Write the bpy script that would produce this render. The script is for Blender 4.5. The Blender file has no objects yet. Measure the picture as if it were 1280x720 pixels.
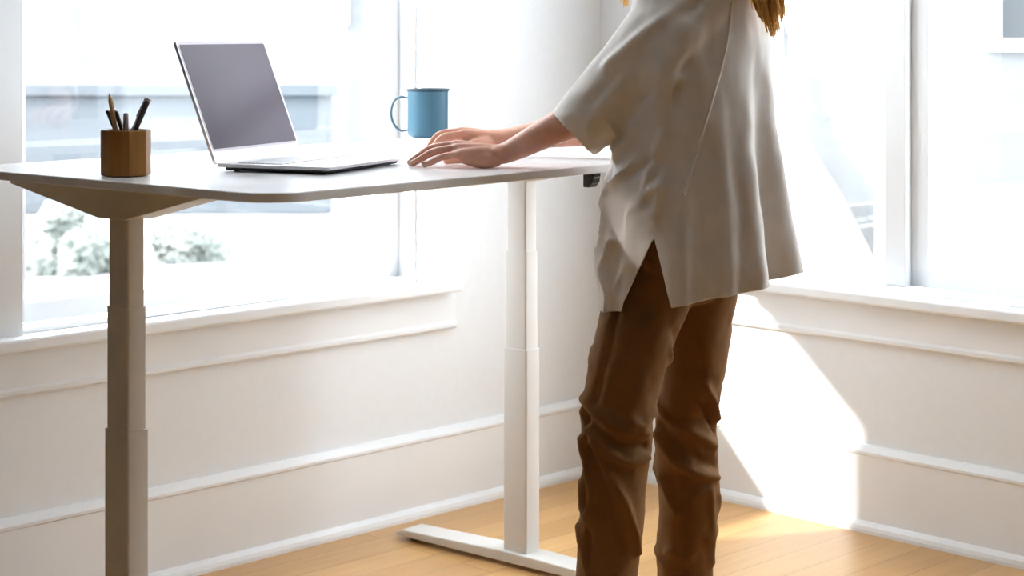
import bpy, bmesh, math, random
import numpy as np
from mathutils import Vector, Matrix
from mathutils.bvhtree import BVHTree
from mathutils import noise as mnoise

random.seed(7)
scn = bpy.context.scene
COL = scn.collection
F = 2275.0                      # focal length in pixels of the 1280 wide frame
CAMZ = 1.2
CORNER = Vector((0.244, 5.003, 0))
ROOM_ROT = math.radians(225)    # local x runs along the left wall, local y along the right wall

# ------------------------------------------------------------------ materials
def mat(name, color, rough=0.5, metal=0.0, spec=0.5, **kw):
    m = bpy.data.materials.new(name); m.use_nodes = True
    nt = m.node_tree; b = nt.nodes['Principled BSDF']
    b.inputs['Base Color'].default_value = (*color, 1)
    b.inputs['Roughness'].default_value = rough
    b.inputs['Metallic'].default_value = metal
    b.inputs['Specular IOR Level'].default_value = spec
    for k, v in kw.items():
        b.inputs[k.replace('_', ' ')].default_value = v
    return m

def add_noise(m, scale, c1, c2, rough=None, bump=0.0, coord='Object', stretch=(1, 1, 1), detail=4, distort=0.0, bdist=0.01):
    nt = m.node_tree; b = nt.nodes['Principled BSDF']
    tc = nt.nodes.new('ShaderNodeTexCoord'); mp = nt.nodes.new('ShaderNodeMapping')
    mp.inputs['Scale'].default_value = stretch
    nz = nt.nodes.new('ShaderNodeTexNoise'); nz.inputs['Scale'].default_value = scale
    nz.inputs['Detail'].default_value = detail; nz.inputs['Distortion'].default_value = distort
    nt.links.new(tc.outputs[coord], mp.inputs['Vector']); nt.links.new(mp.outputs[0], nz.inputs['Vector'])
    cr = nt.nodes.new('ShaderNodeValToRGB')
    cr.color_ramp.elements[0].position = 0.3; cr.color_ramp.elements[1].position = 0.7
    cr.color_ramp.elements[0].color = (*c1, 1); cr.color_ramp.elements[1].color = (*c2, 1)
    nt.links.new(nz.outputs['Fac'], cr.inputs[0]); nt.links.new(cr.outputs[0], b.inputs['Base Color'])
    if bump:
        bp = nt.nodes.new('ShaderNodeBump'); bp.inputs['Strength'].default_value = bump; bp.inputs['Distance'].default_value = bdist
        nt.links.new(nz.outputs['Fac'], bp.inputs['Height']); nt.links.new(bp.outputs[0], b.inputs['Normal'])
    return m

M = {}
M['wall'] = add_noise(mat('wall_paint', (.86, .87, .88), .6), 40, (.80, .815, .83), (.82, .835, .85), bump=.05, bdist=.002)
M['trim'] = add_noise(mat('trim_paint', (.88, .88, .87), .35), 8, (.83, .845, .86), (.85, .865, .88))
M['rear'] = add_noise(mat('rear_wall_paint', (.74, .62, .50), .7), 6, (.11, .092, .075), (.125, .105, .085))  # kept dark so the unseen walls throw little light back
M['ceiling'] = add_noise(mat('ceiling_paint', (.85, .84, .82), .8), 30, (.84, .83, .81), (.86, .85, .83))
M['white_metal'] = add_noise(mat('white_powder_coat', (.6, .57, .53), .45, 0, .3), 300, (.68, .66, .63), (.70, .68, .65), bump=.04, bdist=.0005)
M['desktop'] = add_noise(mat('white_laminate', (.87, .87, .88), .22), 200, (.86, .86, .87), (.88, .88, .89), bump=.02, bdist=.0004)
M['edge'] = mat('desktop_edge', (.66, .62, .58), .45)
M['black_plastic'] = add_noise(mat('black_plastic', (.03, .03, .028), .4), 400, (.025, .025, .023), (.04, .038, .035), bump=.05, bdist=.0005)
M['grey_plastic'] = mat('grey_plastic', (.25, .25, .24), .4)
M['aluminium'] = add_noise(mat('silver_shell', (.72, .72, .75), .35, .6), 500, (.70, .70, .73), (.74, .74, .77))
M['dark_aluminium'] = mat('dark_underside', (.06, .06, .065), .5, .2)
M['key'] = mat('light_keys', (.66, .67, .69), .5)
M['screen'] = mat('dark_screen_glass', (.095, .07, .10), .17, 0.0, .12)
M['bezel'] = mat('screen_bezel', (.42, .38, .42), .3, .2)
M['ceramic'] = add_noise(mat('blue_enamel', (.10, .26, .38), .35, 0, .25), 30, (.030, .085, .125), (.034, .092, .135))
M['rim'] = mat('dark_blue_rim', (.008, .03, .045), .4, 0, .2)
M['inside'] = mat('mug_inside', (.12, .24, .30), .3)
M['pencil'] = mat('tan_wood_pencil', (.50, .30, .12), .5, 0, .25)
M['lead'] = mat('pencil_lead', (.05, .04, .04), .4)
M['pen_dark'] = mat('dark_brown_pen', (.05, .035, .03), .3, .3)
M['pen_silver'] = mat('brushed_pen_metal', (.42, .36, .36), .35, .5)
M['skin'] = None
M['siding'] = add_noise(mat('pale_siding', (.5, .52, .55), .8), 1.5, (.17, .175, .18), (.19, .195, .2), stretch=(1, 1, 8))
M['ext_glass'] = mat('house_window_glass', (.05, .055, .06), .3)
M['garden_wall'] = add_noise(mat('blue_grey_render', (.08, .09, .1), .9), 3, (.10, .112, .125), (.115, .127, .14))
M['bark'] = add_noise(mat('grey_bark', (.16, .155, .15), .9), 6, (.105, .108, .11), (.125, .128, .13), bump=.1, stretch=(1, 1, .3), bdist=.02)
M['foliage'] = add_noise(mat('pale_foliage', (.2, .24, .19), .8), 8, (.12, .14, .125), (.24, .25, .23), bump=.3, bdist=.03)
M['paving'] = add_noise(mat('pale_paving', (.6, .6, .6), .9), .8, (.22, .225, .23), (.36, .36, .36))

def wood_floor():
    m = mat('oak_planks', (.6, .4, .2), .35)
    nt = m.node_tree; b = nt.nodes['Principled BSDF']
    tc = nt.nodes.new('ShaderNodeTexCoord'); mp = nt.nodes.new('ShaderNodeMapping')
    mp.inputs['Rotation'].default_value = (0, 0, 0)
    br = nt.nodes.new('ShaderNodeTexBrick')
    br.inputs['Scale'].default_value = 1.0; br.inputs['Brick Width'].default_value = 1.4; br.inputs['Row Height'].default_value = .095
    br.inputs['Mortar Size'].default_value = .0012; br.inputs['Mortar Smooth'].default_value = .3; br.offset = .37
    br.inputs['Color1'].default_value = (.58, .33, .125, 1); br.inputs['Color2'].default_value = (.68, .41, .165, 1)
    br.inputs['Mortar'].default_value = (.36, .2, .08, 1)
    nz = nt.nodes.new('ShaderNodeTexNoise'); nz.inputs['Scale'].default_value = 5; nz.inputs['Detail'].default_value = 6
    mp2 = nt.nodes.new('ShaderNodeMapping'); mp2.inputs['Scale'].default_value = (.6, 9, 1)
    mx = nt.nodes.new('ShaderNodeMixRGB'); mx.blend_type = 'MULTIPLY'; mx.inputs[0].default_value = .35
    cr = nt.nodes.new('ShaderNodeValToRGB'); cr.color_ramp.elements[0].color = (.72, .62, .5, 1); cr.color_ramp.elements[1].color = (1, 1, 1, 1)
    cr.color_ramp.elements[0].position = .3; cr.color_ramp.elements[1].position = .65
    L = nt.links.new
    L(tc.outputs['Object'], mp.inputs[0]); L(mp.outputs[0], br.inputs['Vector'])
    L(tc.outputs['Object'], mp2.inputs[0]); L(mp2.outputs[0], nz.inputs['Vector']); L(nz.outputs['Fac'], cr.inputs[0])
    L(br.outputs['Color'], mx.inputs[1]); L(cr.outputs[0], mx.inputs[2]); L(mx.outputs[0], b.inputs['Base Color'])
    bp = nt.nodes.new('ShaderNodeBump'); bp.inputs['Strength'].default_value = .3; bp.inputs['Distance'].default_value = .001
    L(br.outputs['Fac'], bp.inputs['Height']); bp.invert = True; L(bp.outputs[0], b.inputs['Normal'])
    return m
M['floor'] = wood_floor()

def glass():
    m = bpy.data.materials.new('window_glass'); m.use_nodes = True; nt = m.node_tree; nt.nodes.clear()
    o = nt.nodes.new('ShaderNodeOutputMaterial'); mx = nt.nodes.new('ShaderNodeMixShader')
    t = nt.nodes.new('ShaderNodeBsdfTransparent'); g = nt.nodes.new('ShaderNodeBsdfGlossy'); g.inputs['Roughness'].default_value = .02
    mx.inputs[0].default_value = .06
    nt.links.new(t.outputs[0], mx.inputs[1]); nt.links.new(g.outputs[0], mx.inputs[2]); nt.links.new(mx.outputs[0], o.inputs[0])
    return m
M['glass'] = glass()
def obscure():  # frosted pane of the added transom, weakens its sun
    m = bpy.data.materials.new('added_transom_glass'); m.use_nodes = True; nt = m.node_tree; nt.nodes.clear()
    o = nt.nodes.new('ShaderNodeOutputMaterial'); mx = nt.nodes.new('ShaderNodeMixShader')
    t = nt.nodes.new('ShaderNodeBsdfTransparent'); g = nt.nodes.new('ShaderNodeBsdfTranslucent'); g.inputs['Color'].default_value = (.8, .82, .84, 1)
    mx.inputs[0].default_value = .6
    nt.links.new(t.outputs[0], mx.inputs[1]); nt.links.new(g.outputs[0], mx.inputs[2]); nt.links.new(mx.outputs[0], o.inputs[0])
    return m
M['obscure'] = obscure()

def cloth(name, color, trans, trans_color, weave=900, bump=.15, rough=.85, vary=.06):
    m = mat(name, color, rough, 0, .2)
    c1 = tuple(c * (1 - vary) for c in color); c2 = tuple(min(1, c * (1 + vary)) for c in color)
    add_noise(m, 25, c1, c2, detail=6)
    nt = m.node_tree; b = nt.nodes['Principled BSDF']
    tc = nt.nodes.new('ShaderNodeTexCoord')
    nz = nt.nodes.new('ShaderNodeTexNoise'); nz.inputs['Scale'].default_value = weave
    bp = nt.nodes.new('ShaderNodeBump'); bp.inputs['Strength'].default_value = bump; bp.inputs['Distance'].default_value = .0006
    nt.links.new(tc.outputs['Object'], nz.inputs['Vector']); nt.links.new(nz.outputs['Fac'], bp.inputs['Height']); nt.links.new(bp.outputs[0], b.inputs['Normal'])
    if trans:
        out = nt.nodes['Material Output']; mx = nt.nodes.new('ShaderNodeMixShader'); mx.inputs[0].default_value = trans
        tr = nt.nodes.new('ShaderNodeBsdfTranslucent'); tr.inputs['Color'].default_value = (*trans_color, 1)
        nt.links.new(b.outputs[0], mx.inputs[1]); nt.links.new(tr.outputs[0], mx.inputs[2]); nt.links.new(mx.outputs[0], out.inputs[0])
    return m
M['linen'] = cloth('white_linen', (.79, .745, .705), .22, (.85, .78, .68))
M['khaki'] = cloth('khaki_cotton', (.18, .086, .028), 0, None, bump=.25)
def skin():
    m = mat('skin', (.72, .40, .28), .45, 0, .4)
    add_noise(m, 30, (.60, .29, .20), (.70, .37, .26), detail=3)
    b = m.node_tree.nodes['Principled BSDF']
    b.inputs['Subsurface Weight'].default_value = .15; b.inputs['Subsurface Radius'].default_value = (.02, .006, .003)
    b.inputs['Subsurface Scale'].default_value = .4
    return m
M['skin'] = skin()
M['nail'] = mat('nail', (.78, .5, .42), .25)
M['hair'] = add_noise(mat('golden_blond_hair', (.55, .3, .08), .4, 0, .5), 60, (.60, .38, .12), (.85, .62, .28), stretch=(6, 6, .4))
def hair_light():
    nt = M['hair'].node_tree; b = nt.nodes['Principled BSDF']; out = nt.nodes['Material Output']; mx = nt.nodes.new('ShaderNodeMixShader'); mx.inputs[0].default_value = .45
    tr = nt.nodes.new('ShaderNodeBsdfTranslucent'); tr.inputs['Color'].default_value = (.95, .70, .34, 1)
    nt.links.new(b.outputs[0], mx.inputs[1]); nt.links.new(tr.outputs[0], mx.inputs[2]); nt.links.new(mx.outputs[0], out.inputs[0])
hair_light()
M['cup'] = add_noise(mat('bamboo_wood', (.42, .21, .07), .5, 0, .25), 14, (.25, .105, .022), (.32, .145, .035), stretch=(6, 6, .6), detail=6)
M['eye'] = mat('eye_white', (.85, .85, .83), .2)

# ------------------------------------------------------------------ mesh helpers
class MB:
    def __init__(self): self.v = []; self.f = []; self.mi = []
    def add(self, vs, fs, mi=0):
        n = len(self.v); self.v += [tuple(x) for x in vs]; self.f += [tuple(i + n for i in f) for f in fs]; self.mi += [mi] * len(fs)
        return self
    def box(self, x0, y0, z0, x1, y1, z1, mi=0):
        vs = [(x0, y0, z0), (x1, y0, z0), (x1, y1, z0), (x0, y1, z0), (x0, y0, z1), (x1, y0, z1), (x1, y1, z1), (x0, y1, z1)]
        return self.add(vs, [(0, 3, 2, 1), (4, 5, 6, 7), (0, 1, 5, 4), (1, 2, 6, 5), (2, 3, 7, 6), (3, 0, 4, 7)], mi)
    def prism(self, poly, z0, z1, mi=0, axis='z'):
        n = len(poly)
        if axis == 'z': a = [(x, y, z0) for x, y in poly]; b = [(x, y, z1) for x, y in poly]
        elif axis == 'x': a = [(z0, x, y) for x, y in poly]; b = [(z1, x, y) for x, y in poly]
        else: a = [(x, z0, y) for x, y in poly]; b = [(x, z1, y) for x, y in poly]
        fs = [tuple(range(n))[::-1], tuple(range(n, 2 * n))] + [(i, (i + 1) % n, n + (i + 1) % n, n + i) for i in range(n)]
        return self.add(a + b, fs, mi)
    def loft(self, rings, cap=True, mi=0):
        n = len(rings[0]); vs = [p for r in rings for p in r]; fs = []
        for k in range(len(rings) - 1):
            for i in range(n):
                j = (i + 1) % n; fs.append((k * n + i, k * n + j, (k + 1) * n + j, (k + 1) * n + i))
        if cap: fs.append(tuple(range(n))[::-1]); fs.append(tuple(range((len(rings) - 1) * n, len(rings) * n)))
        return self.add(vs, fs, mi)
    def lathe(self, prof, cx=0, cy=0, n=48, cap=True, mi=0):
        return self.loft([[(cx + r * math.cos(2 * math.pi * i / n), cy + r * math.sin(2 * math.pi * i / n), z) for i in range(n)] for r, z in prof], cap, mi)
    def tube(self, pts, rad, n=12, flat=None, sub=4, closed_ends=True, mi=0):
        """smooth tube through pts; rad per point or (ra, rb) per point; flat = reference direction of ra"""
        pts = [Vector(p) for p in pts]
        rad = [r if isinstance(r, (tuple, list)) else (r, r) for r in rad]
        P, R = [], []
        m = len(pts)
        for i in range(m - 1):
            p0, p1, p2, p3 = pts[max(i - 1, 0)], pts[i], pts[i + 1], pts[min(i + 2, m - 1)]
            for k in range(sub):
                t = k / sub
                P.append(0.5 * ((2 * p1) + (p2 - p0) * t + (2 * p0 - 5 * p1 + 4 * p2 - p3) * t * t + (3 * p1 - p0 - 3 * p2 + p3) * t ** 3))
                R.append(tuple(rad[i][c] * (1 - t) + rad[i + 1][c] * t for c in (0, 1)))
        P.append(pts[-1]); R.append(rad[-1])
        # rounded ends
        if closed_ends:
            d0 = (P[0] - P[1]).normalized(); d1 = (P[-1] - P[-2]).normalized()
            pre = [(P[0] + d0 * R[0][0] * math.sin(a), tuple(r * math.cos(a) for r in R[0])) for a in (1.35, 1.0, .6, .25)]
            post = [(P[-1] + d1 * R[-1][0] * math.sin(a), tuple(r * math.cos(a) for r in R[-1])) for a in (.25, .6, 1.0, 1.35)]
            P = [p for p, _ in pre] + P + [p for p, _ in post]; R = [r for _, r in pre] + R + [r for _, r in post]
        T = []
        for i in range(len(P)):
            a = P[min(i + 1, len(P) - 1)] - P[max(i - 1, 0)]; T.append(a.normalized())
        ref = Vector(flat) if flat is not None else (Vector((0, 0, 1)) if abs(T[0].z) < .8 else Vector((1, 0, 0)))
        A = (ref - T[0] * ref.dot(T[0])).normalized(); rings = []
        for i, p in enumerate(P):
            A = (A - T[i] * A.dot(T[i]))
            A = A.normalized(); B = T[i].cross(A)
            rings.append([tuple(p + A * (R[i][0] * math.cos(2 * math.pi * k / n)) + B * (R[i][1] * math.sin(2 * math.pi * k / n))) for k in range(n)])
        return self.loft(rings, True, mi)
    def ball(self, c, r, n=20, mi=0, rot=None):
        rx, ry, rz = r if isinstance(r, (tuple, list)) else (r, r, r)
        c = Vector(c); rot = rot or Matrix.Identity(3); rings = []
        for k in range(1, n // 2):
            ph = math.pi * k / (n // 2)
            rings.append([tuple(c + rot @ Vector((rx * math.sin(ph) * math.cos(2 * math.pi * i / n), ry * math.sin(ph) * math.sin(2 * math.pi * i / n), -rz * math.cos(ph)))) for i in range(n)])
        return self.loft(rings, True, mi)
    def mesh(self, name):
        me = bpy.data.meshes.new(name); me.from_pydata(self.v, [], self.f); me.update()
        bm = bmesh.new(); bm.from_mesh(me); bmesh.ops.recalc_face_normals(bm, faces=bm.faces); bm.to_mesh(me); bm.free()
        for p, i in zip(me.polygons, self.mi): p.material_index = i
        return me

def link(name, me, mats, parent=None, smooth=False, bevel=0, seg=2, loc=None, rot=None):
    o = bpy.data.objects.new(name, me); COL.objects.link(o)
    for m in (mats if isinstance(mats, (list, tuple)) else [mats]): me.materials.append(m)
    if smooth: me.shade_smooth()
    if smooth == 'auto':
        me.shade_smooth(); me.set_sharp_from_angle(angle=math.radians(35))
    if bevel:
        b = o.modifiers.new('bevel', 'BEVEL'); b.width = bevel; b.segments = seg; b.limit_method = 'ANGLE'; b.angle_limit = math.radians(40)
    if parent: o.parent = parent
    if loc is not None: o.location = loc
    if rot is not None: o.rotation_euler = rot
    return o
def build(mb, name, mats, parent=None, **k): return link(name, mb.mesh(name), mats, parent, **k)
def thing(name, label, cat, loc=(0, 0, 0), rz=0, group=None):
    o = bpy.data.objects.new(name, None); COL.objects.link(o); o.location = loc; o.rotation_euler = (0, 0, rz); o.empty_display_size = .1
    o['label'] = label; o['category'] = cat
    if group: o['group'] = group
    return o
def tag(o, label, cat, group=None, kind=None):
    o['label'] = label; o['category'] = cat
    if group: o['group'] = group
    if kind: o['kind'] = kind
    return o
def room(mb, name, mats, label=None, **k):
    o = build(mb, name, mats, loc=CORNER, rot=(0, 0, ROOM_ROT), **k); o['kind'] = 'structure'
    if label: o['label'] = label
    return o

# ------------------------------------------------------------------ room shell (local s = x along left wall, r = y along right wall)
S0, S1, ZT = .682, 1.78, 2.35       # left window opening
ZB = .575
S2, S3, Z3, Z4 = 3.38, 3.86, 1.80, 2.32   # unseen high transom, added to let sun reach the linen top
SE, RE = 1.98, 2.50               # where the unseen wall stretches darkened to cut bounce light begin
R0, R1 = .50, 2.35                  # right window opening
T = .11; RM = 5.4; H = 2.75

floor = room(MB().box(-T, -T, -.06, RM, RM, 0), 'floor', M['floor'], 'golden oak plank floor')
w = MB()
w.box(-T, -T, 0, S0, 0, H).box(S0, -T, 0, S1, 0, ZB).box(S0, -T, ZT, S1, 0, H).box(S1, -T, 0, SE, 0, H)
room(w, 'wall_left', M['wall'], 'white painted wall with the window on the left')
w = MB()
w.box(-T, 0, 0, 0, R0, H).box(-T, R0, 0, 0, R1, ZB).box(-T, R0, ZT, 0, R1, H).box(-T, R1, 0, 0, RE, H)
room(w, 'wall_right', M['wall'], 'white painted wall with the sunlit window on the right')
room(MB().box(SE, -T, 0, S2, 0, H).box(S2, -T, 0, S3, 0, Z3).box(S2, -T, Z4, S3, 0, H).box(S3, -T, 0, RM, 0, H), 'wall_rear_left', M['rear'], 'unseen wall beyond the left window, darkened to cut bounce light')
room(MB().box(-T, RE, 0, 0, RM, H), 'wall_rear_right', M['rear'], 'unseen wall beyond the right window, darkened to cut bounce light')
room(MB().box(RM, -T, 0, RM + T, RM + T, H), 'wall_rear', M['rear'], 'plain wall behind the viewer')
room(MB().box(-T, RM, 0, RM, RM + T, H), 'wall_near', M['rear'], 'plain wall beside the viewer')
room(MB().box(-T, -T, H, RM + T, RM + T, H + .1), 'ceiling', M['ceiling'], 'white ceiling')

def prof_board(name, prof, along, a0, a1, label):
    """moulding with profile (depth, z) run along s (left wall) or r (right wall)"""
    mb = MB()
    if along == 's': mb.prism([(d, z) for d, z in prof], a0, a1, axis='x')
    else: mb.prism([(d, z) for d, z in prof], a0, a1, axis='y')
    return room(mb, name, M['trim'], label)
base = [(0, 0), (.034, 0), (.034, .008), (.031, .017), (.024, .024), (.018, .026), (.018, .182), (.022, .186), (.022, .192), (.014, .2), (.008, .206), (0, .206)]
prof_board('baseboard_left', base, 's', 0, SE, 'tall white baseboard under the left window')
prof_board('baseboard_right', base, 'r', .034, RE, 'tall white baseboard under the right window')
apron = [(0, .452), (.012, .452), (.02, .458), (.02, .466), (.014, .472), (.014, .55), (0, .55)]
prof_board('trim_1', apron, 's', .56, SE, 'white apron moulding under the left window sill')
prof_board('trim_2', apron, 'r', .42, RE, 'white apron moulding under the right window sill')

def make_window(name, along, a0, a1, mull, label, rails=(1.42,), ZB=.575, ZT=2.35, gl='glass'):
    """sash window in an opening a0..a1 of the wall; built in room coordinates"""
    root = thing(name, label, 'window'); root.location = CORNER; root.rotation_euler = (0, 0, ROOM_ROT); root['kind'] = 'structure'
    del root['category']
    def bx(mb, p0, d0, z0, p1, d1, z1):
        if along == 's': mb.box(p0, d0, z0, p1, d1, z1)
        else: mb.box(d0, p0, z0, d1, p1, z1)
        return mb
    cs = MB()
    bx(cs, a0 - .095, 0, ZB, a0, .02, ZT + .1); bx(cs, a1, 0, ZB, a1 + .095, .02, ZT + .1); bx(cs, a0, 0, ZT, a1, .02, ZT + .1)
    build(cs, 'casing', M['trim'], root, bevel=.003)
    jm = MB()
    bx(jm, a0, -T, ZB, a0 + .008, 0, ZT); bx(jm, a1 - .008, -T, ZB, a1, 0, ZT); bx(jm, a0, -T, ZT - .008, a1, 0, ZT); bx(jm, a0, -T, ZB, a1, 0, ZB + .005)
    build(jm, 'jamb', M['trim'], root)
    st = MB(); bx(st, a0 - .11, 0, ZB - .025, a1 + .11, .055, ZB + .003); bx(st, a0, -.05, ZB - .025, a1, 0, ZB + .015)
    build(st, 'sill', M['trim'], root, bevel=.006)
    edges = [a0] + mull + [a1]
    for i in range(len(edges) - 1):
        e0, e1 = edges[i] + (.03 if i else 0), edges[i + 1] - (.03 if i < len(edges) - 2 else 0)
        sh = MB(); w_ = .048
        bx(sh, e0, -.095, ZB + .015, e0 + w_, -.055, ZT - .008); bx(sh, e1 - w_, -.095, ZB + .015, e1, -.055, ZT - .008)
        bx(sh, e0, -.095, ZB + .015, e1, -.055, ZB + .057); bx(sh, e0, -.095, ZT - .06, e1, -.055, ZT - .008)
        for rz in rails: bx(sh, e0, -.095, rz, e1, -.06, rz + .035)
        s = build(sh, 'sash', M['trim'], root, bevel=.003)
        bx_ = MB(); bx(bx_, e0 + w_ - .004, -.078, ZB + .053, e1 - w_ + .004, -.073, ZT - .056)
        build(bx_, 'pane', M[gl], s)
        if i < len(edges) - 2:
            mu = MB(); bx(mu, edges[i + 1] - .03, -.10, ZB + .015, edges[i + 1] + .03, -.03, ZT - .008)
            build(mu, 'mullion', M['trim'], root, bevel=.003)
    return root
make_window('window_1', 's', S0, S1, [], 'large white framed window behind the desk', rails=())
make_window('window_2', 'r', R0, R1, [.925], 'bright white framed window behind the standing person', rails=(1.62,))
make_window('added_transom', 's', S2, S3, [], 'unseen high transom window added to let sun onto the linen top', rails=(), ZB=Z3, ZT=Z4, gl='obscure')

# ------------------------------------------------------------------ standing desk
U = Vector((.650, .760, 0)); V = Vector((-.760, .650, 0))
DC = Vector((-.371, 2.793, 0)); DANG = math.atan2(.760, .650)     # desk frame: x along U (long edge), y along V (depth)
def dw(u, v, z=0): return DC + U * u + V * v + Vector((0, 0, z))
DT, DB = .950, .9345
desk = thing('standing_desk', 'white height-adjustable desk with rounded top on two telescoping legs', 'desk', DC, DANG)
LX, LY = 1.42, .875
def rrect(x0, y0, x1, y1, r, n=10):
    p = []
    for cx, cy, a in ((x1 - r, y0 + r, -90), (x1 - r, y1 - r, 0), (x0 + r, y1 - r, 90), (x0 + r, y0 + r, 180)):
        for i in range(n + 1):
            t = math.radians(a + 90 * i / n); p.append((cx + r * math.cos(t), cy + r * math.sin(t)))
    return p
tb = MB().prism(rrect(0, 0, LX, LY, .075), DB, DT)
build(tb, 'tabletop', M['desktop'], desk, bevel=.002, smooth='auto')
VC = .551
for cu in (.151, 1.248):
    leg = build(MB().prism(rrect(cu - .0235, VC - .034, cu + .0235, VC + .034, .004, 4), .03, .489), 'leg', M['white_metal'], desk, smooth='auto')
    build(MB().prism(rrect(cu - .021, VC - .0305, cu + .021, VC + .0305, .004, 4), .45, .7076), 'middle_segment', M['white_metal'], leg, smooth='auto')
    build(MB().prism(rrect(cu - .019, VC - .0275, cu + .019, VC + .0275, .004, 4), .68, .868), 'upper_segment', M['white_metal'], leg, smooth='auto')
    br = MB().prism([(.25, DB), (.25, .931), (.512, .867), (.59, .867), (.858, .914), (.858, DB)], cu - .036, cu + .036, axis='x')
    build(br, 'support_bracket', M['white_metal'], desk, bevel=.002)
    ft = MB()
    for k, (zz, ins) in enumerate([(.010, 0)]):
        ft.prism([(VC - .36, .010), (VC - .36, .018), (VC - .34, .026), (VC - .05, .034), (VC + .05, .034), (VC + .34, .026), (VC + .36, .018), (VC + .36, .010)], cu - .036, cu + .036, axis='x')
    foot = build(ft, 'foot', M['white_metal'], desk, bevel=.003)
    for dv in (-.32, .32):
        build(MB().lathe([(.018, 0), (.02, .002), (.02, .008), (.012, .0105)], cu, VC + dv, 24), 'levelling_pad', M['black_plastic'], foot, smooth='auto')
build(MB().box(.18, VC - .03, .895, 1.22, VC + .03, .932), 'crossbeam', M['white_metal'], desk, bevel=.003)
# hand switch under the front edge
cs = build(MB().prism([(0, DB), (.004, .918), (.012, .908), (.026, .908), (.026, DB)], .806, .830, axis='x'), 'control_switch', M['black_plastic'], desk, bevel=.002)
for zz in (.925, .915):
    build(MB().box(.809, .0015 if zz > .92 else .006, zz, .827, .012, zz + .005), 'button', M['grey_plastic'], cs)

# ------------------------------------------------------------------ laptop
lw = Vector((.40, .917, 0)).normalized(); ld = Vector((.917, -.40, 0)).normalized()    # width dir, depth dir (towards the user)
LA = Vector((-.535, 3.265, DT))
# frame: x = lw, y = -ld  (right-handed with z up)
lap = thing('laptop', 'open silver laptop with dark blank screen on the desk', 'laptop', LA, math.atan2(lw.y, lw.x))
W, Dp = .305, .235
build(MB().prism(rrect(.012, -Dp + .012, W - .012, -.012, .01, 4), .002, .009), 'bottom_cover', M['dark_aluminium'], lap, bevel=.002)
lb = build(MB().prism(rrect(0, -Dp, W, -.004, .008, 4), .008, .0145), 'keyboard_deck', M['aluminium'], lap, bevel=.0015)
for x, y in ((.03, -.03), (W - .03, -.03), (.03, -Dp + .03), (W - .03, -Dp + .03)):
    build(MB().lathe([(.006, 0), (.006, .0025)], x, y, 12), 'rubber_foot', M['black_plastic'], lap)
for r in range(5):
    nk = 13 if r < 4 else 9
    x = .018
    wid = [(W - .036) / 13] * 13 if r < 4 else [(W - .036) / 13] * 3 + [(W - .036) / 13 * 5] + [(W - .036) / 13] * 5
    for k in range(nk):
        kw = wid[k]
        build(MB().box(x + .0012, -.040 - .0185 * r - .0165, .0140, x + kw - .0012, -.040 - .0185 * r, .0158), 'key', M['key'], lb)
        x += kw
build(MB().box(W / 2 - .05, -Dp + .012, .0142, W / 2 + .05, -.145, .0149), 'touchpad', M['key'], lap)
lid = bpy.data.objects.new('screen_lid', MB().prism(rrect(0, 0, W, .238, .008, 4), -.003, .003).mesh('screen_lid')); COL.objects.link(lid)
lid.data.materials.append(M['aluminium']); lid.parent = lap; lid.location = (0, -.002, .0125)
# lid stands up: local y becomes up and leans back by 22 degrees
lid.rotation_euler = (math.radians(90 - 21.5), 0, 0)
# local +z of the lid faces -y (towards the user) after the rotation
build(MB().prism(rrect(.003, .022, W - .003, .235, .006, 4), .003, .0036), 'bezel', M['bezel'], lid)
build(MB().prism(rrect(.007, .027, W - .007, .229, .002, 2), .0036, .0041), 'display', M['screen'], lid)
build(MB().tube([(.03, .002, .013), (W - .03, .002, .013)], [.0055, .0055], 16), 'hinge', M['dark_aluminium'], lap, smooth=True)

# ------------------------------------------------------------------ pencil cup and pens
CUP = Vector((-.6715, 3.165, DT))
cup = thing('pencil_holder', 'octagonal brown wooden pencil cup near the left end of the desk', 'pencil holder', CUP, math.radians(8))
def octo(r, z, n=8, off=.2): return [(r * math.cos(2 * math.pi * i / n + off), r * math.sin(2 * math.pi * i / n + off), z) for i in range(n)]
build(MB().loft([octo(.0425, .0015), octo(.0432, .004), octo(.0432, .078), octo(.0422, .080), octo(.0375, .080), octo(.0365, .078), octo(.0365, .012)]), 'body', M['cup'], cup)
build(MB().loft([octo(.036, 0), octo(.040, .0035)]), 'base', M['rim'], cup)
def pen(name, label, p0, tip_px, length, r, m, cap=None, pencil=False, cat='pen'):
    p0 = Vector(p0); d = (Vector(tip_px) - p0).normalized()
    q = d.to_track_quat('Z', 'Y')
    root = thing(name, label, cat, CUP + p0); root.rotation_mode = 'QUATERNION'; root.rotation_quaternion = q
    if pencil:
        build(MB().loft([[(r * math.cos(a * math.pi / 3), r * math.sin(a * math.pi / 3), z) for a in range(6)] for z in (0.0, length - .012)]), 'barrel', m, root)
        build(MB().lathe([(r * .95, length - .012), (.0012, length - .001)], 0, 0, 12), 'sharpened_point', M['pencil'], root)
        build(MB().lathe([(.0013, length - .002), (.0003, length + .001)], 0, 0, 8), 'lead', M['lead'], root)
    else:
        build(MB().lathe([(r * .5, 0), (r, .006), (r, length * .72)], 0, 0, 16), 'barrel', m, root, smooth='auto')
        build(MB().lathe([(r * 1.12, length * .68), (r * 1.12, length - .003), (r * .8, length)], 0, 0, 16), 'cap', cap or m, root, smooth='auto')
        build(MB().box(-.0013, r * 1.1, length * .72, .0013, r * 1.1 + .002, length - .002), 'clip', M['pen_silver'], root)
    return root
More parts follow.
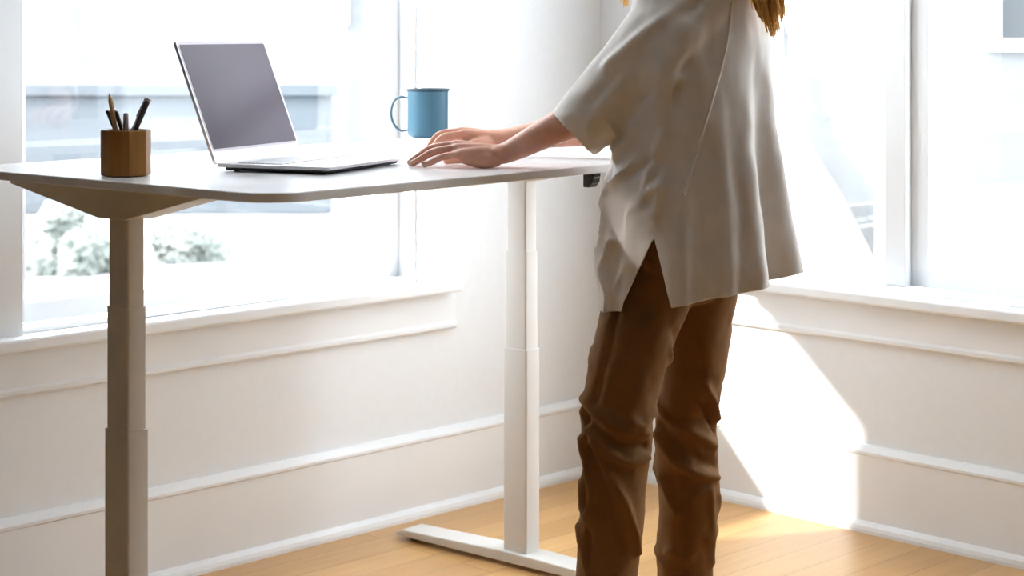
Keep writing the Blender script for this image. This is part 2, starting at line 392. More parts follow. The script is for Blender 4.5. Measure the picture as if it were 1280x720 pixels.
# frame of the cup: world axes; tips given as offsets from the cup's base centre
pen('pencil', 'tan wooden pencil standing tallest at the cup left side', (-.008, .004, .0135), (-.026, -.004, .133), .131, .0044, M['pencil'], pencil=True, cat='pencil')
pen('pen', 'slim dark pen right behind the tan pencil, leaning left', (.006, .012, .0135), (-.033, .01, .108), .108, .003, M['pen_dark'])
pen('pen', 'thin black pen leaning left in the middle of the cup', (.016, -.004, .0135), (-.016, .002, .103), .106, .0028, M['pen_dark'])
pen('pen', 'short stubby dark marker with silver clip in the cup centre', (.0, -.010, .0135), (.0, .004, .108), .096, .0048, M['pen_dark'], M['pen_silver'])
pen('pen', 'brushed metal pen leaning right, topmost of the right pair', (-.018, -.006, .0135), (.037, .004, .129), .134, .0045, M['pen_silver'], M['pen_silver'])
pen('pen', 'dark brown pen leaning right against the brushed metal pen', (-.008, -.016, .0135), (.036, -.008, .122), .126, .0042, M['pen_dark'], M['pen_dark'])

# ------------------------------------------------------------------ mug
MUG = Vector(((534.5 - 640) / F * 4.32, 4.32, DT))
mug = thing('mug', 'blue enamel mug with thin handle near the desk back edge', 'mug', MUG, math.radians(0))
hm = .1135
build(MB().lathe([(.038, 0), (.044, .002), (.0475, .008), (.0488, .02), (.0488, hm - .006), (.0505, hm - .002), (.0515, hm), (.050, hm + .0015), (.0475, hm - .003), (.0468, .03), (.044, .008), (.03, .005)], 0, 0, 64), 'body', [M['ceramic']], mug, smooth=True)
build(MB().lathe([(.0490, hm - .005), (.0522, hm - .001), (.0522, hm + .0016), (.0498, hm + .002), (.0480, hm - .001)], 0, 0, 64, cap=False), 'rim', M['rim'], mug, smooth=True)
hp = [(-.0475, .0, .093), (-.062, 0, .096), (-.078, 0, .088), (-.086, 0, .068), (-.086, 0, .048), (-.078, 0, .028), (-.064, 0, .016), (-.0475, 0, .017)]
build(MB().tube(hp, [(.0028, .006)] * 8, 12, flat=(0, 0, 1)), 'handle', M['ceramic'], mug, smooth=True)

# ------------------------------------------------------------------ person
PF = Vector((-.76, .65, 0)); PS = Vector((.65, .76, 0)); P0 = Vector((.338, 3.365, 0))
def remesh(mb, voxel, smooth_it=4, fac=.5, extra=None):
    me = mb.mesh('tmp'); o = bpy.data.objects.new('tmp', me); COL.objects.link(o)
    r = o.modifiers.new('r', 'REMESH'); r.mode = 'VOXEL'; r.voxel_size = voxel; r.adaptivity = 0
    s = o.modifiers.new('s', 'SMOOTH'); s.iterations = smooth_it; s.factor = fac
    dg = bpy.context.evaluated_depsgraph_get(); dg.update()
    out = bpy.data.meshes.new_from_object(o.evaluated_get(dg))
    bpy.data.objects.remove(o); bpy.data.meshes.remove(me)
    return out
def get_co(me):
    a = np.empty(len(me.vertices) * 3); me.vertices.foreach_get('co', a); return a.reshape(-1, 3)
def get_no(me):
    a = np.empty(len(me.vertices) * 3); me.vertex_normals.foreach_get('vector', a); return a.reshape(-1, 3)
def set_co(me, a): me.vertices.foreach_set('co', a.ravel()); me.update()

body = MB()
def ell_ring(c, a, b, z, n=40, fdir=PF, sdir=PS, sq=2.0):
    out = []
    for i in range(n):
        t = 2 * math.pi * i / n; ct, st_ = math.cos(t), math.sin(t)
        ca = math.copysign(abs(ct) ** (2 / sq), ct); sb = math.copysign(abs(st_) ** (2 / sq), st_)
        p = c + fdir * (a * ca) + sdir * (b * sb); out.append((p.x, p.y, z))
    return out
# torso (under the shirt), neck and head
TC = Vector((.352, 3.37, 0))
body.loft([ell_ring(P0, .085, .12, .80), ell_ring(P0, .10, .145, .88), ell_ring(P0, .09, .12, 1.0), ell_ring(TC, .095, .13, 1.12), ell_ring(TC, .09, .145, 1.22),
           ell_ring(TC, .07, .14, 1.30), ell_ring(TC, .05, .08, 1.345), ell_ring(TC + PF * .01, .045, .048, 1.37)])
HD = TC + PF * .045 + Vector((0, 0, 1.515))
body.tube([TC + Vector((0, 0, 1.33)), TC + PF * .02 + Vector((0, 0, 1.39)), HD + Vector((0, 0, -.05)) - PF * .01], [.056, .050, .052], 20)
rotH = Matrix((PF, PS, Vector((0, 0, 1)))).transposed()
body.ball(HD + Vector((0, 0, .02)), (.092, .073, .095), 28, rot=rotH)
body.ball(HD + PF * .025 + Vector((0, 0, -.045)), (.062, .054, .06), 24, rot=rotH)
body.ball(HD + PF * .055 + Vector((0, 0, -.085)), (.025, .024, .02), 16, rot=rotH)
body.tube([HD + PF * .088 + Vector((0, 0, .018)), HD + PF * .100 + Vector((0, 0, -.005)), HD + PF * .106 + Vector((0, 0, -.022))], [.006, .009, .011], 12)
for sgn in (-1, 1):
    body.ball(HD + PS * (.074 * sgn) + Vector((0, 0, -.012)) - PF * .005, (.018, .006, .03), 16, rot=rotH)
    body.ball(HD + PF * .062 + PS * (.036 * sgn) + Vector((0, 0, -.018)), (.022, .02, .02), 16, rot=rotH)
body.tube([HD + PF * .083 - PS * .02 + Vector((0, 0, -.052)), HD + PF * .091 + Vector((0, 0, -.051)), HD + PF * .083 + PS * .02 + Vector((0, 0, -.052))], [.004, .0065, .004], 10)
body.tube([HD + PF * .081 - PS * .017 + Vector((0, 0, -.060)), HD + PF * .089 + Vector((0, 0, -.062)), HD + PF * .081 + PS * .017 + Vector((0, 0, -.060))], [.004, .007, .004], 10)

def V3(x, y, z): return Vector((x, y, z))
# near (left) arm
SH_L, EL_L, WR_L = V3(.345, 3.275, 1.262), V3(.196, 3.31, 1.083), V3(-.006, 3.360, .979)
body.tube([TC + V3(0, 0, 1.25), SH_L, SH_L.lerp(EL_L, .5), EL_L], [.055, .047, .042, .036], 20)
body.tube([EL_L, EL_L.lerp(WR_L, .3), EL_L.lerp(WR_L, .7), WR_L, V3(-.03, 3.36, .974)], [.034, .036, .027, (.020, .026), (.018, .028)], 20, flat=(0, 0, 1))
# far (right) arm
SH_R, EL_R, WR_R = V3(.395, 3.53, 1.27), V3(.205, 3.60, 1.015), V3(-.015, 3.665, .985)
body.tube([TC + V3(0, 0, 1.26), SH_R, SH_R.lerp(EL_R, .5), EL_R], [.055, .052, .043, .036], 20)
body.tube([EL_R, EL_R.lerp(WR_R, .3), EL_R.lerp(WR_R, .7), WR_R, WR_R + V3(-.025, 0, .001)], [.034, .034, .027, (.020, .025), (.018, .027)], 20, flat=(0, 0, 1))
def finger(pts, r0, r1):
    n = len(pts); rr = [r0 + (r1 - r0) * i / (n - 1) for i in range(n)]
    rr[0] *= 1.1; body.tube(pts, rr, 14, sub=4)
def hand(w, mcps, pips, dips, tips, thumb, pad, r=.0083):
    w = Vector(w)
    for i in range(4):
        m_ = Vector(mcps[i])
        body.tube([w.lerp(m_, .05), w.lerp(m_, .5) + V3(0, 0, .001), m_], [.0165, .0135, .0105], 16)
        s = (1, 1.04, 1, .88)[i] * r
        finger([w.lerp(m_, .8), mcps[i], pips[i], dips[i], tips[i]], s * 1.12, s * .78)
    # webbed palm between the rays
    for i in range(3):
        a = Vector(mcps[i]); b = Vector(mcps[i + 1])
        body.tube([w, w.lerp((a + b) / 2, .5) - V3(0, 0, .003), (a + b) / 2 - V3(0, 0, .002)], [.016, .012, .009], 12)
    body.tube(thumb, [.015, .0125, .0095, .0075], 14)
    body.tube(pad[0], [.014, .0155, .0115], 14)
    body.tube(pad[1], [.013, .0145, .010], 14)
# order: index, middle, ring, little
hand(V3(-.022, 3.362, .975),
     [(-.100, 3.394, .986), (-.105, 3.373, .990), (-.101, 3.352, .985), (-.092, 3.333, .976)],
     [(-.140, 3.414, .981), (-.148, 3.388, .984), (-.143, 3.364, .979), (-.127, 3.342, .971)],
     [(-.163, 3.421, .967), (-.172, 3.393, .969), (-.167, 3.369, .966), (-.147, 3.347, .961)],
     [(-.180, 3.424, .9565), (-.190, 3.396, .9565), (-.184, 3.372, .9565), (-.162, 3.349, .9558)],
     [(-.040, 3.382, .968), (-.070, 3.412, .966), (-.100, 3.432, .961), (-.124, 3.440, .9575)],
     ([(-.030, 3.348, .966), (-.055, 3.342, .9645), (-.085, 3.338, .968)], [(-.030, 3.372, .967), (-.055, 3.388, .966), (-.08, 3.398, .974)]))
hand(V3(-.035, 3.665, .984),
     [(-.098, 3.640, .995), (-.102, 3.660, .999), (-.099, 3.680, .995), (-.090, 3.698, .987)],
     [(-.135, 3.628, .991), (-.142, 3.652, .995), (-.139, 3.676, .991), (-.123, 3.698, .984)],
     [(-.151, 3.624, .977), (-.160, 3.650, .979), (-.157, 3.676, .977), (-.138, 3.698, .972)],
     [(-.158, 3.622, .9615), (-.168, 3.649, .962), (-.165, 3.676, .961), (-.146, 3.698, .960)],
     [(-.050, 3.645, .978), (-.078, 3.618, .974), (-.105, 3.604, .966), (-.126, 3.599, .9585)],
     ([(-.040, 3.680, .974), (-.065, 3.688, .973), (-.088, 3.692, .978)], [(-.040, 3.655, .974), (-.062, 3.643, .974), (-.088, 3.640, .982)]))
# legs and feet (under the trousers)
def legchain(cx, cy, r, toe):
    cx = list(cx)
LLEG = [(.282, 3.335, .84, .085), (.257, 3.327, .74, .078), (.215, 3.298, .62, .070), (.192, 3.275, .50, .052), (.195, 3.28, .40, .050), (.192, 3.285, .28, .043), (.186, 3.29, .12, .034), (.186, 3.29, .07, .034)]
RLEG = [(.36, 3.44, .84, .085), (.355, 3.45, .74, .082), (.345, 3.455, .62, .066), (.333, 3.46, .48, .050), (.338, 3.462, .38, .050), (.338, 3.465, .27, .043), (.335, 3.47, .12, .034), (.335, 3.47, .07, .034)]
for LG in (LLEG, RLEG):
    body.tube([V3(x, y, z) for x, y, z, r in LG], [r * (.62 if z > .45 else .8) for x, y, z, r in LG], 20)
    an = V3(LG[-1][0], LG[-1][1], 0)
    td = (PF * .95 + PS * (-.12 if LG is LLEG else .12)).normalized()
    body.tube([an - td * .045 + V3(0, 0, .035), an + V3(0, 0, .045), an + td * .07 + V3(0, 0, .034), an + td * .13 + V3(0, 0, .02), an + td * .165 + V3(0, 0, .0135)], [(.030, .027), (.038, .030), (.030, .034), (.019, .040), (.0125, .034)], 20, flat=(0, 0, 1))
person = thing('person', 'person in loose white linen top and khaki trousers leaning hands on the desk', 'person', P0)
def place(o):    # meshes above are in world coordinates; shift them under the person's empty
    o.parent = person; o.matrix_parent_inverse = Matrix.Translation(-P0); return o
bme = remesh(body, .0027, 5, .5)
bo = place(link('body', bme, [M['skin'], M['nail'], M['eye']], smooth=True))
# fingernails on the near hand
for (a, b) in (((-.167, 3.369, .966), (-.184, 3.372, .9565)), ((-.172, 3.393, .969), (-.190, 3.396, .9565)), ((-.147, 3.347, .961), (-.162, 3.349, .9558)), ((-.163, 3.421, .967), (-.180, 3.424, .9565))):
    A, B = Vector(a), Vector(b); d = (B - A).normalized(); up = (V3(0, 0, 1) - d * d.z).normalized(); sd = d.cross(up)
    mb = MB(); mb.ball(B + up * .0047 - d * .0005, (.0055, .0042, .0016), 12, rot=Matrix((d, sd, up)).transposed())
    n_ = build(mb, 'fingernail', M['nail'], smooth=True); n_.parent = bo
# a ring on the near hand
# eyes
for sgn in (-1, 1):
    e = build(MB().ball(HD + PF * .072 + PS * (.031 * sgn) + Vector((0, 0, .006)), .0125, 16), 'eye', M['eye'], smooth=True); e.parent = bo

# ---- shirt
sh = MB()
TZ = [(.60, .178, .210, .0), (.70, .171, .206, .0), (.78, .168, .197, .0), (.88, .154, .183, .0), (.98, .141, .170, .0), (1.08, .128, .163, .004), (1.18, .118, .160, .008), (1.25, .108, .160, .012), (1.30, .090, .150, .014), (1.335, .066, .110, .014), (1.355, .052, .062, .016)]
NS = 120
rings = []
zz = np.linspace(.60, 1.355, 70)
def interp(z, col): return float(np.interp(z, [t[0] for t in TZ], [t[col] for t in TZ]))
for z in zz:
    a, b, dx = interp(z, 1), interp(z, 2), interp(z, 3); c = P0 + V3(dx, 0, 0); r = []
    g = max(0, min(1, (1.16 - z) / .46))           # folds open towards the hem
    for i in range(NS):
        t = 2 * math.pi * i / NS                   # 0 = front, 90 = right side, 180 = back, 270 = left side
        fold = .011 * math.cos(7 * t + .6 + 1.2 * (1.2 - z)) + .007 * math.cos(13 * t + 2.0) + .005 * math.cos(23 * t + 4 * z)
        # deep box pleat at the back, right of centre
        dt = math.degrees(t)
        ple = -.030 * math.exp(-((dt - 176) / 7) ** 2) + .016 * math.exp(-((dt - 192) / 8) ** 2) + .022 * math.exp(-((dt - 158) / 9) ** 2)
        side = .5 if dt > 230 and dt < 320 else 1.0
        rad = 1 + (fold * side * g ** 1.3 + ple * g ** .7) / ((a + b) / 2)
        p = c + PF * (a * math.cos(t) * rad) + PS * (b * math.sin(t) * rad); r.append((p.x, p.y, z))
    rings.append(r)
sh.loft(rings)
slv = [V3(.405, 3.345, 1.30), V3(.36, 3.305, 1.272), V3(.318, 3.288, 1.235), V3(.262, 3.292, 1.172), V3(.200, 3.306, 1.105), V3(.150, 3.318, 1.056), V3(.108, 3.328, 1.015), V3(.06, 3.34, .968)]
sh.tube(slv, [.055, .068, .076, .079, .070, .061, .051, .047], 32)
slr = [V3(.39, 3.47, 1.27), V3(.36, 3.53, 1.22), V3(.31, 3.56, 1.14), V3(.25, 3.585, 1.07), V3(.20, 3.60, 1.03), V3(.14, 3.62, 1.01)]
sh.tube(slr, [.065, .072, .070, .060, .054, .050], 28)
# gusset so the dolman sleeve flows into the side of the top
sh.tube([V3(.30, 3.262, 1.20), V3(.275, 3.255, 1.13), V3(.275, 3.25, 1.07), V3(.285, 3.235, 1.00)], [.060, .055, .042, .022], 20)
sme = remesh(sh, .0046, 20, .5)
co = get_co(sme); no = get_no(sme)
def crease(co, no, pts, width, amp):
    """pull the cloth in (amp<0) or out along a poly-line in space"""
    pts = [np.array(p) for p in pts]; best = np.full(len(co), 1e9)
    for a, b in zip(pts[:-1], pts[1:]):
        ab = b - a; t = np.clip(((co - a) @ ab) / (ab @ ab), 0, 1); d = np.linalg.norm(co - (a + t[:, None] * ab), axis=1); best = np.minimum(best, d)
    k = amp * np.exp(-(best / width) ** 2)
    return co + no * k[:, None]
# sleeve creases running along the arm
for a, b, w_, am in (((.33, 3.215, 1.25), (.14, 3.26, 1.075), .010, -.007), ((.30, 3.20, 1.255), (.17, 3.25, 1.14), .012, .006), ((.33, 3.2, 1.16), (.20, 3.24, 1.06), .011, -.006),
                     ((.345, 3.19, 1.19), (.28, 3.2, 1.11), .010, .006), ((.22, 3.24, 1.17), (.12, 3.28, 1.05), .008, .004), ((.29, 3.21, 1.10), (.275, 3.2, 1.02), .010, -.008),
                     # crumpled front panel below the arm
                     ((.262, 3.21, 1.02), (.235, 3.23, .90), .009, .008), ((.25, 3.2, .98), (.20, 3.28, .93), .009, -.006), ((.255, 3.2, .93), (.195, 3.29, .86), .008, .008),
                     ((.262, 3.2, .955), (.255, 3.21, .86), .008, .009), ((.25, 3.21, .88), (.175, 3.33, .80), .009, .007), ((.25, 3.21, .84), (.185, 3.3, .75), .009, -.006), ((.23, 3.23, .80), (.19, 3.3, .72), .010, .007),
                     ((.22, 3.25, 1.03), (.18, 3.3, .97), .010, .006), ((.19, 3.3, .92), (.165, 3.37, .84), .010, .006),
                     # long soft back folds
                     ((.345, 3.19, 1.15), (.335, 3.17, .70), .012, .006), ((.40, 3.2, 1.1), (.42, 3.17, .70), .012, .006), ((.375, 3.2, 1.1), (.375, 3.17, .70), .010, -.005), ((.31, 3.19, .95), (.30, 3.17, .70), .010, .005)):
    co = crease(co, no, [a, b], w_, am * 1.45)
nzv = np.array([mnoise.noise(Vector(c) * 14) * .6 + mnoise.noise(Vector((c[0] * 45, c[1] * 45, c[2] * 18))) * .35 for c in co])
fp = np.clip((np.array([(Vector(c) - P0).dot(PF) for c in co]) + .02) / .08, 0, 1) * np.clip((1.06 - co[:, 2]) / .08, 0, 1)
rid = np.array([1 - abs(mnoise.noise(Vector((c[0] * 16 + c[2] * 9, c[1] * 16, c[2] * 9 - c[0] * 8)))) * 2.2 for c in co])
co = co + no * (nzv * .0045 + fp * (np.clip(rid, 0, 1) ** 2 - .35) * .015)[:, None]
set_co(sme, co)
bm = bmesh.new(); bm.from_mesh(sme)
def cut(bm, pt, nrm, clear_outer=True):
    bmesh.ops.bisect_plane(bm, geom=bm.verts[:] + bm.edges[:] + bm.faces[:], plane_co=pt, plane_no=nrm, clear_outer=clear_outer, clear_inner=False)
# hem: a plane rising gently towards the back
cut(bm, V3(.20, 3.4, .706), V3(.17, 0.0, -1))
# cuffs
def cut_faces(bm, pt, nrm, sel):
    fs = [f for f in bm.faces if sel(f.calc_center_median())]
    vs = {v for f in fs for v in f.verts}; es = {e for f in fs for e in f.edges}
    bmesh.ops.bisect_plane(bm, geom=list(vs) + list(es) + fs, plane_co=pt, plane_no=nrm, clear_outer=False, clear_inner=False)
    dead = [f for f in bm.faces if sel(f.calc_center_median()) and (f.calc_center_median() - pt).dot(nrm) > 1e-5]
    bmesh.ops.delete(bm, geom=dead, context='FACES')
nL = V3(-.72, .02, -.69).normalized()
cut_faces(bm, V3(.108, 3.328, 1.018), nL, lambda c: c.x < .152 and c.y < 3.45 and c.z > .93 and c.z < 1.12 and c.x + c.z * .2 < .36 and (c - V3(.108, 3.328, 1.018)).length < .13)
nR = V3(-1, .2, -.1).normalized()
cut_faces(bm, V3(.17, 3.61, 1.02), nR, lambda c: c.x < .25 and c.y > 3.5 and c.z > .93 and (c - V3(.15, 3.62, 1.015)).length < .12)
# neckline
cut_faces(bm, V3(.36, 3.37, 1.343), V3(-.15, .1, 1).normalized(), lambda c: c.z > 1.28)
# side slits: wedge around the side seam
AP = P0 + (-PF) * .040; AP.z = .838
w1 = (-PF) * -1.0; 
def wedge_t(c): return -(c - P0).dot(PF)
n1 = ((-PF) * (.838 - .70) + V3(0, 0, 1) * (-(.040 - (-.022)))).normalized()   # plane through apex and front lower corner
n2 = ((PF) * (.838 - .70) + V3(0, 0, 1) * (-(.088 - .040))).normalized()
for nn in (n1, n2):
    fs = [f for f in bm.faces if f.calc_center_median().z < .86]
    vs = {v for f in fs for v in f.verts}; es = {e for f in fs for e in f.edges}
    bmesh.ops.bisect_plane(bm, geom=list(vs) + list(es) + fs, plane_co=AP, plane_no=nn)
dead = []
for f in bm.faces:
    c = f.calc_center_median()
    if c.z < .838 and (c - AP).dot(n1) > 0 and (c - AP).dot(n2) > 0 and abs((c - P0).dot(PS)) > .08: dead.append(f)
bmesh.ops.delete(bm, geom=dead, context='FACES')
# drop any stray islands: keep the biggest shell
bm.verts.ensure_lookup_table(); seen = set(); best = []
for v in bm.verts:
    if v.index in seen: continue
    st = [v]; comp = []; seen.add(v.index)
    while st:
        x = st.pop(); comp.append(x)
        for e in x.link_edges:
            y = e.other_vert(x)
            if y.index not in seen: seen.add(y.index); st.append(y)
    if len(comp) > len(best): best = comp
keep = set(best); bmesh.ops.delete(bm, geom=[v for v in bm.verts if v not in keep], context='VERTS')
bm.to_mesh(sme); bm.free()
shirt = place(link('linen_top', sme, M['linen'], smooth=True))
so = shirt.modifiers.new('thickness', 'SOLIDIFY'); so.thickness = .0012; so.offset = -1

# seams lying on the shirt
bm = bmesh.new(); bm.from_mesh(sme); bvh = BVHTree.FromBMesh(bm); bm.free()
def seam(pts, r=.0014, name='seam'):
    out = []
    for x, y in pts:
        d = Vector(((x - 640) / F, 1, -(y - 40) / F)).normalized()
        h, n, i, l = bvh.ray_cast(V3(0, 0, CAMZ), d)
        if h: out.append(h + n * .0006)
    if len(out) > 2:
        s = build(MB().tube(out, [r] * len(out), 8, sub=3), name, M['linen'], smooth=True); s.parent = shirt
seam([(914, 2), (912, 30), (908, 55), (902, 82), (893, 115), (884, 145), (874, 180), (864, 212), (855, 243)], .0026, 'back_yoke_seam')

# ---- trousers
pt = MB()
LP = [(.310, 3.35, .90, .075), (.283, 3.335, .80, .088), (.256, 3.325, .73, .082), (.236, 3.31, .68, .078), (.210, 3.295, .598, .0715), (.190, 3.285, .508, .0655), (.187, 3.28, .425, .0590), (.182, 3.28, .361, .0585), (.176, 3.28, .272, .0560), (.171, 3.28, .22, .0550), (.168, 3.28, .14, .053), (.168, 3.28, .06, .052), (.168, 3.28, .0, .052)]
RP = [(.335, 3.40, .90, .08), (.348, 3.43, .80, .095), (.347, 3.445, .73, .085), (.346, 3.45, .652, .072), (.345, 3.455, .572, .064), (.329, 3.46, .470, .0565), (.331, 3.46, .403, .0595), (.337, 3.46, .348, .0590), (.332, 3.46, .246, .0555), (.330, 3.46, .166, .0530), (.328, 3.46, .08, .052), (.328, 3.46, .0, .052)]
def leg_tube(mb, pts):
    zs = np.linspace(pts[0][2], pts[-1][2], 60); zc = [p[2] for p in pts][::-1]; rings = []
    for z in zs:
        x = np.interp(z, zc, [p[0] for p in pts][::-1]); y = np.interp(z, zc, [p[1] for p in pts][::-1]); r = np.interp(z, zc, [p[3] for p in pts][::-1])
        ring = []
        for i in range(48):
            t = 2 * math.pi * i / 48
            # pressed crease: slightly pointed front
            d = PF * math.cos(t) + PS * math.sin(t); k = 1 + .07 * math.exp(-((min(t, 2 * math.pi - t)) / .35) ** 2)
            ring.append((x + d.x * r * k, y + d.y * r * .98 * k, z))
        rings.append(ring)
    mb.loft(rings)
leg_tube(pt, LP); leg_tube(pt, RP)
pt.loft([ell_ring(P0 - V3(.025, 0, 0), a, b, z) for z, a, b in ((.70, .05, .06), (.74, .10, .12), (.80, .115, .145), (.88, .105, .145), (.96, .09, .125), (1.0, .08, .12))])
pme = remesh(pt, .0045, 6, .5)
co = get_co(pme); no = get_no(pme)
rng = np.random.default_rng(5)
def cyl(leg, ang, z, out=1.0):
    """point on a trouser leg: angle measured from straight towards the camera, positive to the right of the picture"""
    pts = LP if leg == 'L' else RP; zc = [p[2] for p in pts][::-1]
    x = np.interp(z, zc, [p[0] for p in pts][::-1]); y = np.interp(z, zc, [p[1] for p in pts][::-1]); r = np.interp(z, zc, [p[3] for p in pts][::-1]) * out
    a = math.radians(ang); return (x + math.sin(a) * r, y - math.cos(a) * r, z)
def cr(leg, seq, w_, am):
    global co
    co = crease(co, no, [cyl(leg, a, z) for a, z in seq], w_, am * 1.3)
# near leg
cr('L', [(-80, .54), (-45, .525), (0, .50), (50, .485)], .010, .008)
cr('L', [(-70, .515), (-30, .49), (10, .465), (55, .462)], .009, -.008)
cr('L', [(-60, .49), (-20, .455), (20, .435), (60, .44)], .009, .008)
cr('L', [(-45, .47), (-15, .42), (15, .37), (45, .31), (60, .27)], .008, .008)
cr('L', [(-50, .45), (-25, .40), (0, .34), (20, .28)], .010, -.006)
cr('L', [(-80, .47), (-60, .42), (-45, .38), (-50, .34)], .008, .009)
cr('L', [(-85, .44), (-65, .40), (-55, .36)], .008, -.008)
cr('L', [(-85, .39), (-65, .345), (-45, .32)], .008, .007)
cr('L', [(-85, .31), (-60, .27), (-45, .23)], .009, .006)
cr('L', [(-50, .36), (-48, .28), (-50, .18)], .008, -.006)
cr('L', [(-45, .70), (-42, .62), (-48, .54)], .010, -.007)
cr('L', [(-75, .52), (-62, .49), (-50, .44)], .007, -.009)
cr('L', [(70, .52), (40, .50), (20, .51)], .009, .007)
# far leg
cr('R', [(-80, .50), (-40, .47), (10, .45), (60, .42)], .010, .007)
cr('R', [(-60, .46), (-20, .43), (20, .40), (60, .385)], .009, -.007)
cr('R', [(-70, .44), (-30, .395), (10, .375), (60, .36)], .009, .008)
cr('R', [(20, .54), (50, .50), (75, .47)], .008, .008)
cr('R', [(30, .50), (60, .46), (80, .44)], .008, -.008)
cr('R', [(-10, .37), (-8, .28), (-15, .18)], .009, -.006)
cr('R', [(40, .34), (50, .28), (60, .2)], .010, .006)
cr('R', [(-60, .36), (-40, .32), (-25, .30)], .009, .007)
for _ in range(46):
    leg = 'L' if rng.random() < .5 else 'R'; z = rng.uniform(.12, .66); a = rng.uniform(-180, 180)
    cr(leg, [(a, z), (a + rng.uniform(15, 45), z - rng.uniform(-.01, .05))], rng.uniform(.006, .011), rng.choice([-1, 1]) * rng.uniform(.002, .005))
nzv = np.array([mnoise.noise(Vector((c[0] * 22, c[1] * 22, c[2] * 12))) * .7 + mnoise.noise(Vector(c) * 55) * .3 for c in co])
co = co + no * (nzv * .005)[:, None]
set_co(pme, co)
bm = bmesh.new(); bm.from_mesh(pme)
cut(bm, V3(0, 0, .055), V3(0, 0, -1)); cut(bm, V3(0, 0, .98), V3(0, 0, 1))
bm.to_mesh(pme); bm.free()
trousers = place(link('trousers', pme, M['khaki'], smooth=True))
so = trousers.modifiers.new('thickness', 'SOLIDIFY'); so.thickness = .0012; so.offset = -1

# ---- hair: cap of locks from the crown, falling down the back, and a lock in front of the far shoulder
hr = MB()
hr.ball(HD + Vector((0, 0, .028)) - PF * .010, (.092, .082, .093), 24, rot=rotH)
rnd = random.Random(3)
for i in range(150):
    a = rnd.uniform(-1.25, 1.25)                   # spread over the back of the head
    st = HD - PF * (.085 * math.cos(a)) + PS * (.078 * math.sin(a)) + V3(0, 0, rnd.uniform(-.02, .07))
    ex, ey, ez = rnd.gauss(.464, .013), rnd.gauss(3.262, .015), 1.185 + abs(rnd.gauss(0, .030))
    ez += abs(ex - .468) * 1.6
    e = V3(ex, ey, ez)
    m1 = st + V3(.012, -.010, -.08); m2 = V3(e.x * .75 + m1.x * .25, e.y * .8 + m1.y * .2, 1.335 + rnd.uniform(-.01, .01)); m2 += V3(rnd.gauss(.0, .008), rnd.gauss(0, .008), 0)
    hr.tube([HD + V3(0, 0, .11) - PF * .01 + PS * (.02 * math.sin(a)), st, m1, m2, e], [.004, .006, .006, .0055, .0008], 6, sub=4)
for i in range(26):
    s0 = HD + PF * .03 + PS * (.08 + rnd.uniform(-.004, .004)) + V3(0, 0, rnd.uniform(-.02, .03))
    e = V3(.218 + rnd.gauss(0, .004), 3.47 + rnd.gauss(0, .008), 1.247 + abs(rnd.gauss(0, .012)))
    hr.tube([HD + V3(0, 0, .11), s0, s0 + V3(-.01, .0, -.10), V3(.228, 3.49, 1.33), e], [.004, .005, .005, .004, .0008], 6, sub=4)
place(build(hr, 'hair', M['hair'], smooth=True))

# ------------------------------------------------------------------ outdoors
def out_room(s, r, z=0): # room coordinates to world
    c, sn = math.cos(ROOM_ROT), math.sin(ROOM_ROT); return Vector((CORNER.x + c * s - sn * r, CORNER.y + sn * s + c * r, z))
GZ = .15
g = MB().box(-40, 5.6, GZ - .1, 40, 60, GZ).box(-40, -20, GZ - .1, -4.2, 5.6, GZ).box(4.6, -20, GZ - .1, 40, 5.6, GZ)
o = build(g, 'ground', M['paving']); o['kind'] = 'structure'; o['label'] = 'pale paved ground outside the windows'

def house(name, label, x0, x1, y, zt, wins, gable=False, ang=0, door=None):
    root = thing(name, label, 'house', (x0, y, GZ), ang)
    Wd = x1 - x0
    build(MB().box(0, 0, 0, Wd, 5, zt - GZ), 'wall', M['siding'], root)
    build(MB().prism([(-.3, zt - GZ), (Wd + .3, zt - GZ), (Wd + .3, zt - GZ + .12), (Wd / 2, zt - GZ + 1.6), (-.3, zt - GZ + .12)], -.3, 5.3, axis='y'), 'roof', M['garden_wall'], root)
    for (wx, wz, ww, wh) in wins:
        f = build(MB().box(wx - .08, -.04, wz - .08, wx + ww + .08, 0.02, wz - 0).box(wx - .08, -.04, wz + wh, wx + ww + .08, .02, wz + wh + .08).box(wx - .08, -.04, wz, wx, .02, wz + wh).box(wx + ww, -.04, wz, wx + ww + .08, .02, wz + wh).box(wx, -.03, wz + wh / 2 - .03, wx + ww, .02, wz + wh / 2 + .03), 'window_frame', M['trim'], root)
        build(MB().box(wx, -.012, wz, wx + ww, -.004, wz + wh), 'pane', M['ext_glass'], f)
    return root
house('house', 'pale house across the way seen through the window behind the desk', -8.5, -1.2, 17, 5.2, [(1.0, 1.9, .9, 1.4), (2.9, 1.9, .9, 1.4), (4.6, 2.2, .8, 1.2), (6.0, 1.2, .9, 2.0)])
house('house', 'pale neighbouring house seen through the window on the right', 2.9, 9.5, 12.5, 4.8, [(.45, 1.0, .55, 1.5), (1.9, .9, .9, 1.5), (3.6, .9, .9, 1.5)])
gw = MB().box(-6, 10.5, GZ, -1.06, 10.75, .83).box(-6.03, 10.46, .83, -1.03, 10.79, .9)
tag(build(gw, 'garden_wall', M['garden_wall'], bevel=.01), 'low blue-grey garden wall outside the left window', 'garden wall')
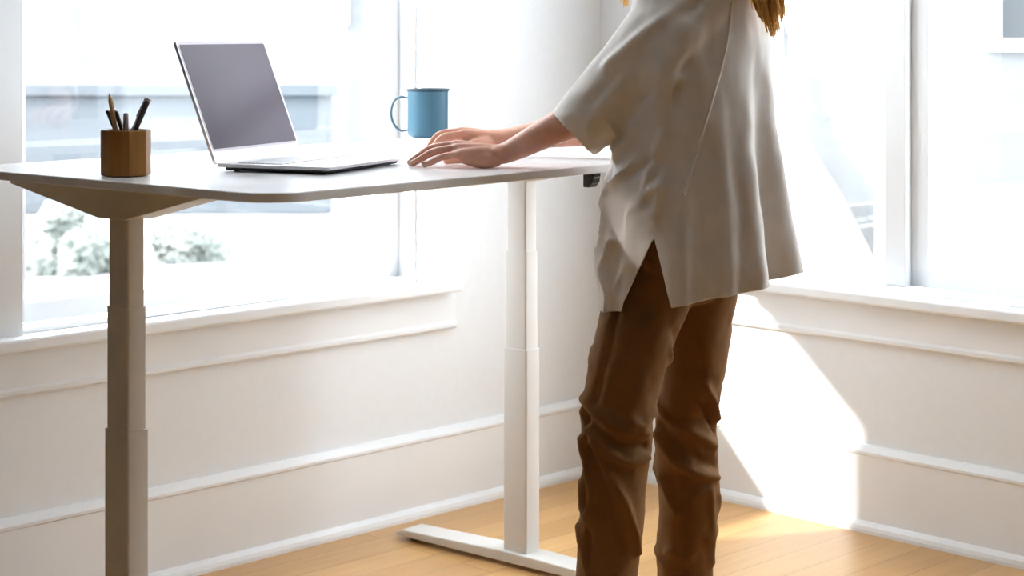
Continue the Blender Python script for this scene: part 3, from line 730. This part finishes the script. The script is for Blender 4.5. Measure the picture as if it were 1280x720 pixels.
def shrub(loc, r, label, seed, name='shrub'):
    root = thing(name, label, 'shrub', loc); rr = random.Random(seed)
    mb = MB()
    for i in range(16):
        d = Vector((rr.gauss(0, 1), rr.gauss(0, 1), abs(rr.gauss(0, .8)))).normalized() * r * rr.uniform(.3, .8)
        mb.ball(d + V3(0, 0, r * .7), r * rr.uniform(.25, .42), 12)
    me = remesh(mb, r * .05, 2); c = get_co(me); n = get_no(me)
    k = np.array([mnoise.noise(Vector(x) * 9 / r) for x in c]) * r * .1; set_co(me, c + n * k[:, None])
    f = link('foliage', me, M['foliage'], root, smooth=False)
    build(MB().tube([(0, 0, 0), (.02, 0, r * .4), (0, .02, r * .8)], [.04, .03, .02], 8), 'stem', M['bark'], root)
shrub((-1.95, 8.0, GZ - .15), .26, 'round pale shrub nearest the left side of the left window', 1)
shrub((-1.5, 8.4, GZ - .15), .2, 'small pale shrub right of the round shrub outside', 2)
# leaning bough put in for the diagonal shadow band across the right window
tree = thing('tree', 'grey leaning tree trunk standing in for a diagonal shadow at the right window', 'tree', (2.6, 8.6, GZ))
tp = lambda x, y, Y: Vector(((x - 640) / F * Y - 2.6, Y - 8.6, CAMZ - (y - 40) * Y / F - GZ))
build(MB().tube([tp(1185, 478, 8.4), tp(1132, 355, 8.4), tp(1075, 245, 8.4), tp(1022, 155, 8.4), tp(1008, 60, 8.4), tp(1000, -80, 8.4), tp(985, -260, 8.4)], [.11, .085, .075, .068, .055, .045, .02], 14), 'trunk', M['bark'], tree, smooth=True)
build(MB().tube([tp(1022, 155, 8.4), tp(985, 60, 8.5), tp(940, -40, 8.7), tp(900, -180, 8.8)], [.05, .035, .03, .012], 10), 'branch', M['bark'], tree, smooth=True)

# ------------------------------------------------------------------ light
sdl = Vector((-math.cos(math.radians(28.5)), math.sin(math.radians(28.5)), 0)).normalized()          # horizontal travel of the sun in room axes
c_, s_ = math.cos(ROOM_ROT), math.sin(ROOM_ROT)
sdw = Vector((c_ * sdl.x - s_ * sdl.y, s_ * sdl.x + c_ * sdl.y, 0))
el = math.radians(26.5)
sdir = Vector((sdw.x * math.cos(el), sdw.y * math.cos(el), -math.sin(el)))
sun = bpy.data.lights.new('sun', 'SUN'); sun.energy = 3.8; sun.angle = math.radians(1.2); sun.color = (1, .98, .94)
so_ = bpy.data.objects.new('sun', sun); COL.objects.link(so_); so_.rotation_mode = 'QUATERNION'; so_.rotation_quaternion = (-sdir).to_track_quat('Z', 'Y')

wd = bpy.data.worlds.new('sky'); scn.world = wd; wd.use_nodes = True
wd.node_tree.nodes['Background'].inputs[0].default_value = (.86, .94, 1, 1)
wd.node_tree.nodes['Background'].inputs[1].default_value = 5.0

cam = bpy.data.cameras.new('camera'); co_ = bpy.data.objects.new('camera', cam); COL.objects.link(co_)
co_.location = (0, 0, CAMZ); co_.rotation_euler = (math.radians(90), 0, 0)
cam.sensor_width = 36; cam.lens = F * 36 / 1280; cam.shift_y = -(360 - 40) / 1280; cam.clip_start = .05
cam.dof.use_dof = True; cam.dof.focus_distance = 3.4; cam.dof.aperture_fstop = 5.6
scn.camera = co_
scn.view_settings.view_transform = 'Standard'; scn.view_settings.look = 'None'; scn.view_settings.gamma = 1; scn.view_settings.exposure = 0.92
scn.cycles.use_denoising = True
scn.cycles.max_bounces = 12; scn.cycles.diffuse_bounces = 7; scn.cycles.transparent_max_bounces = 12
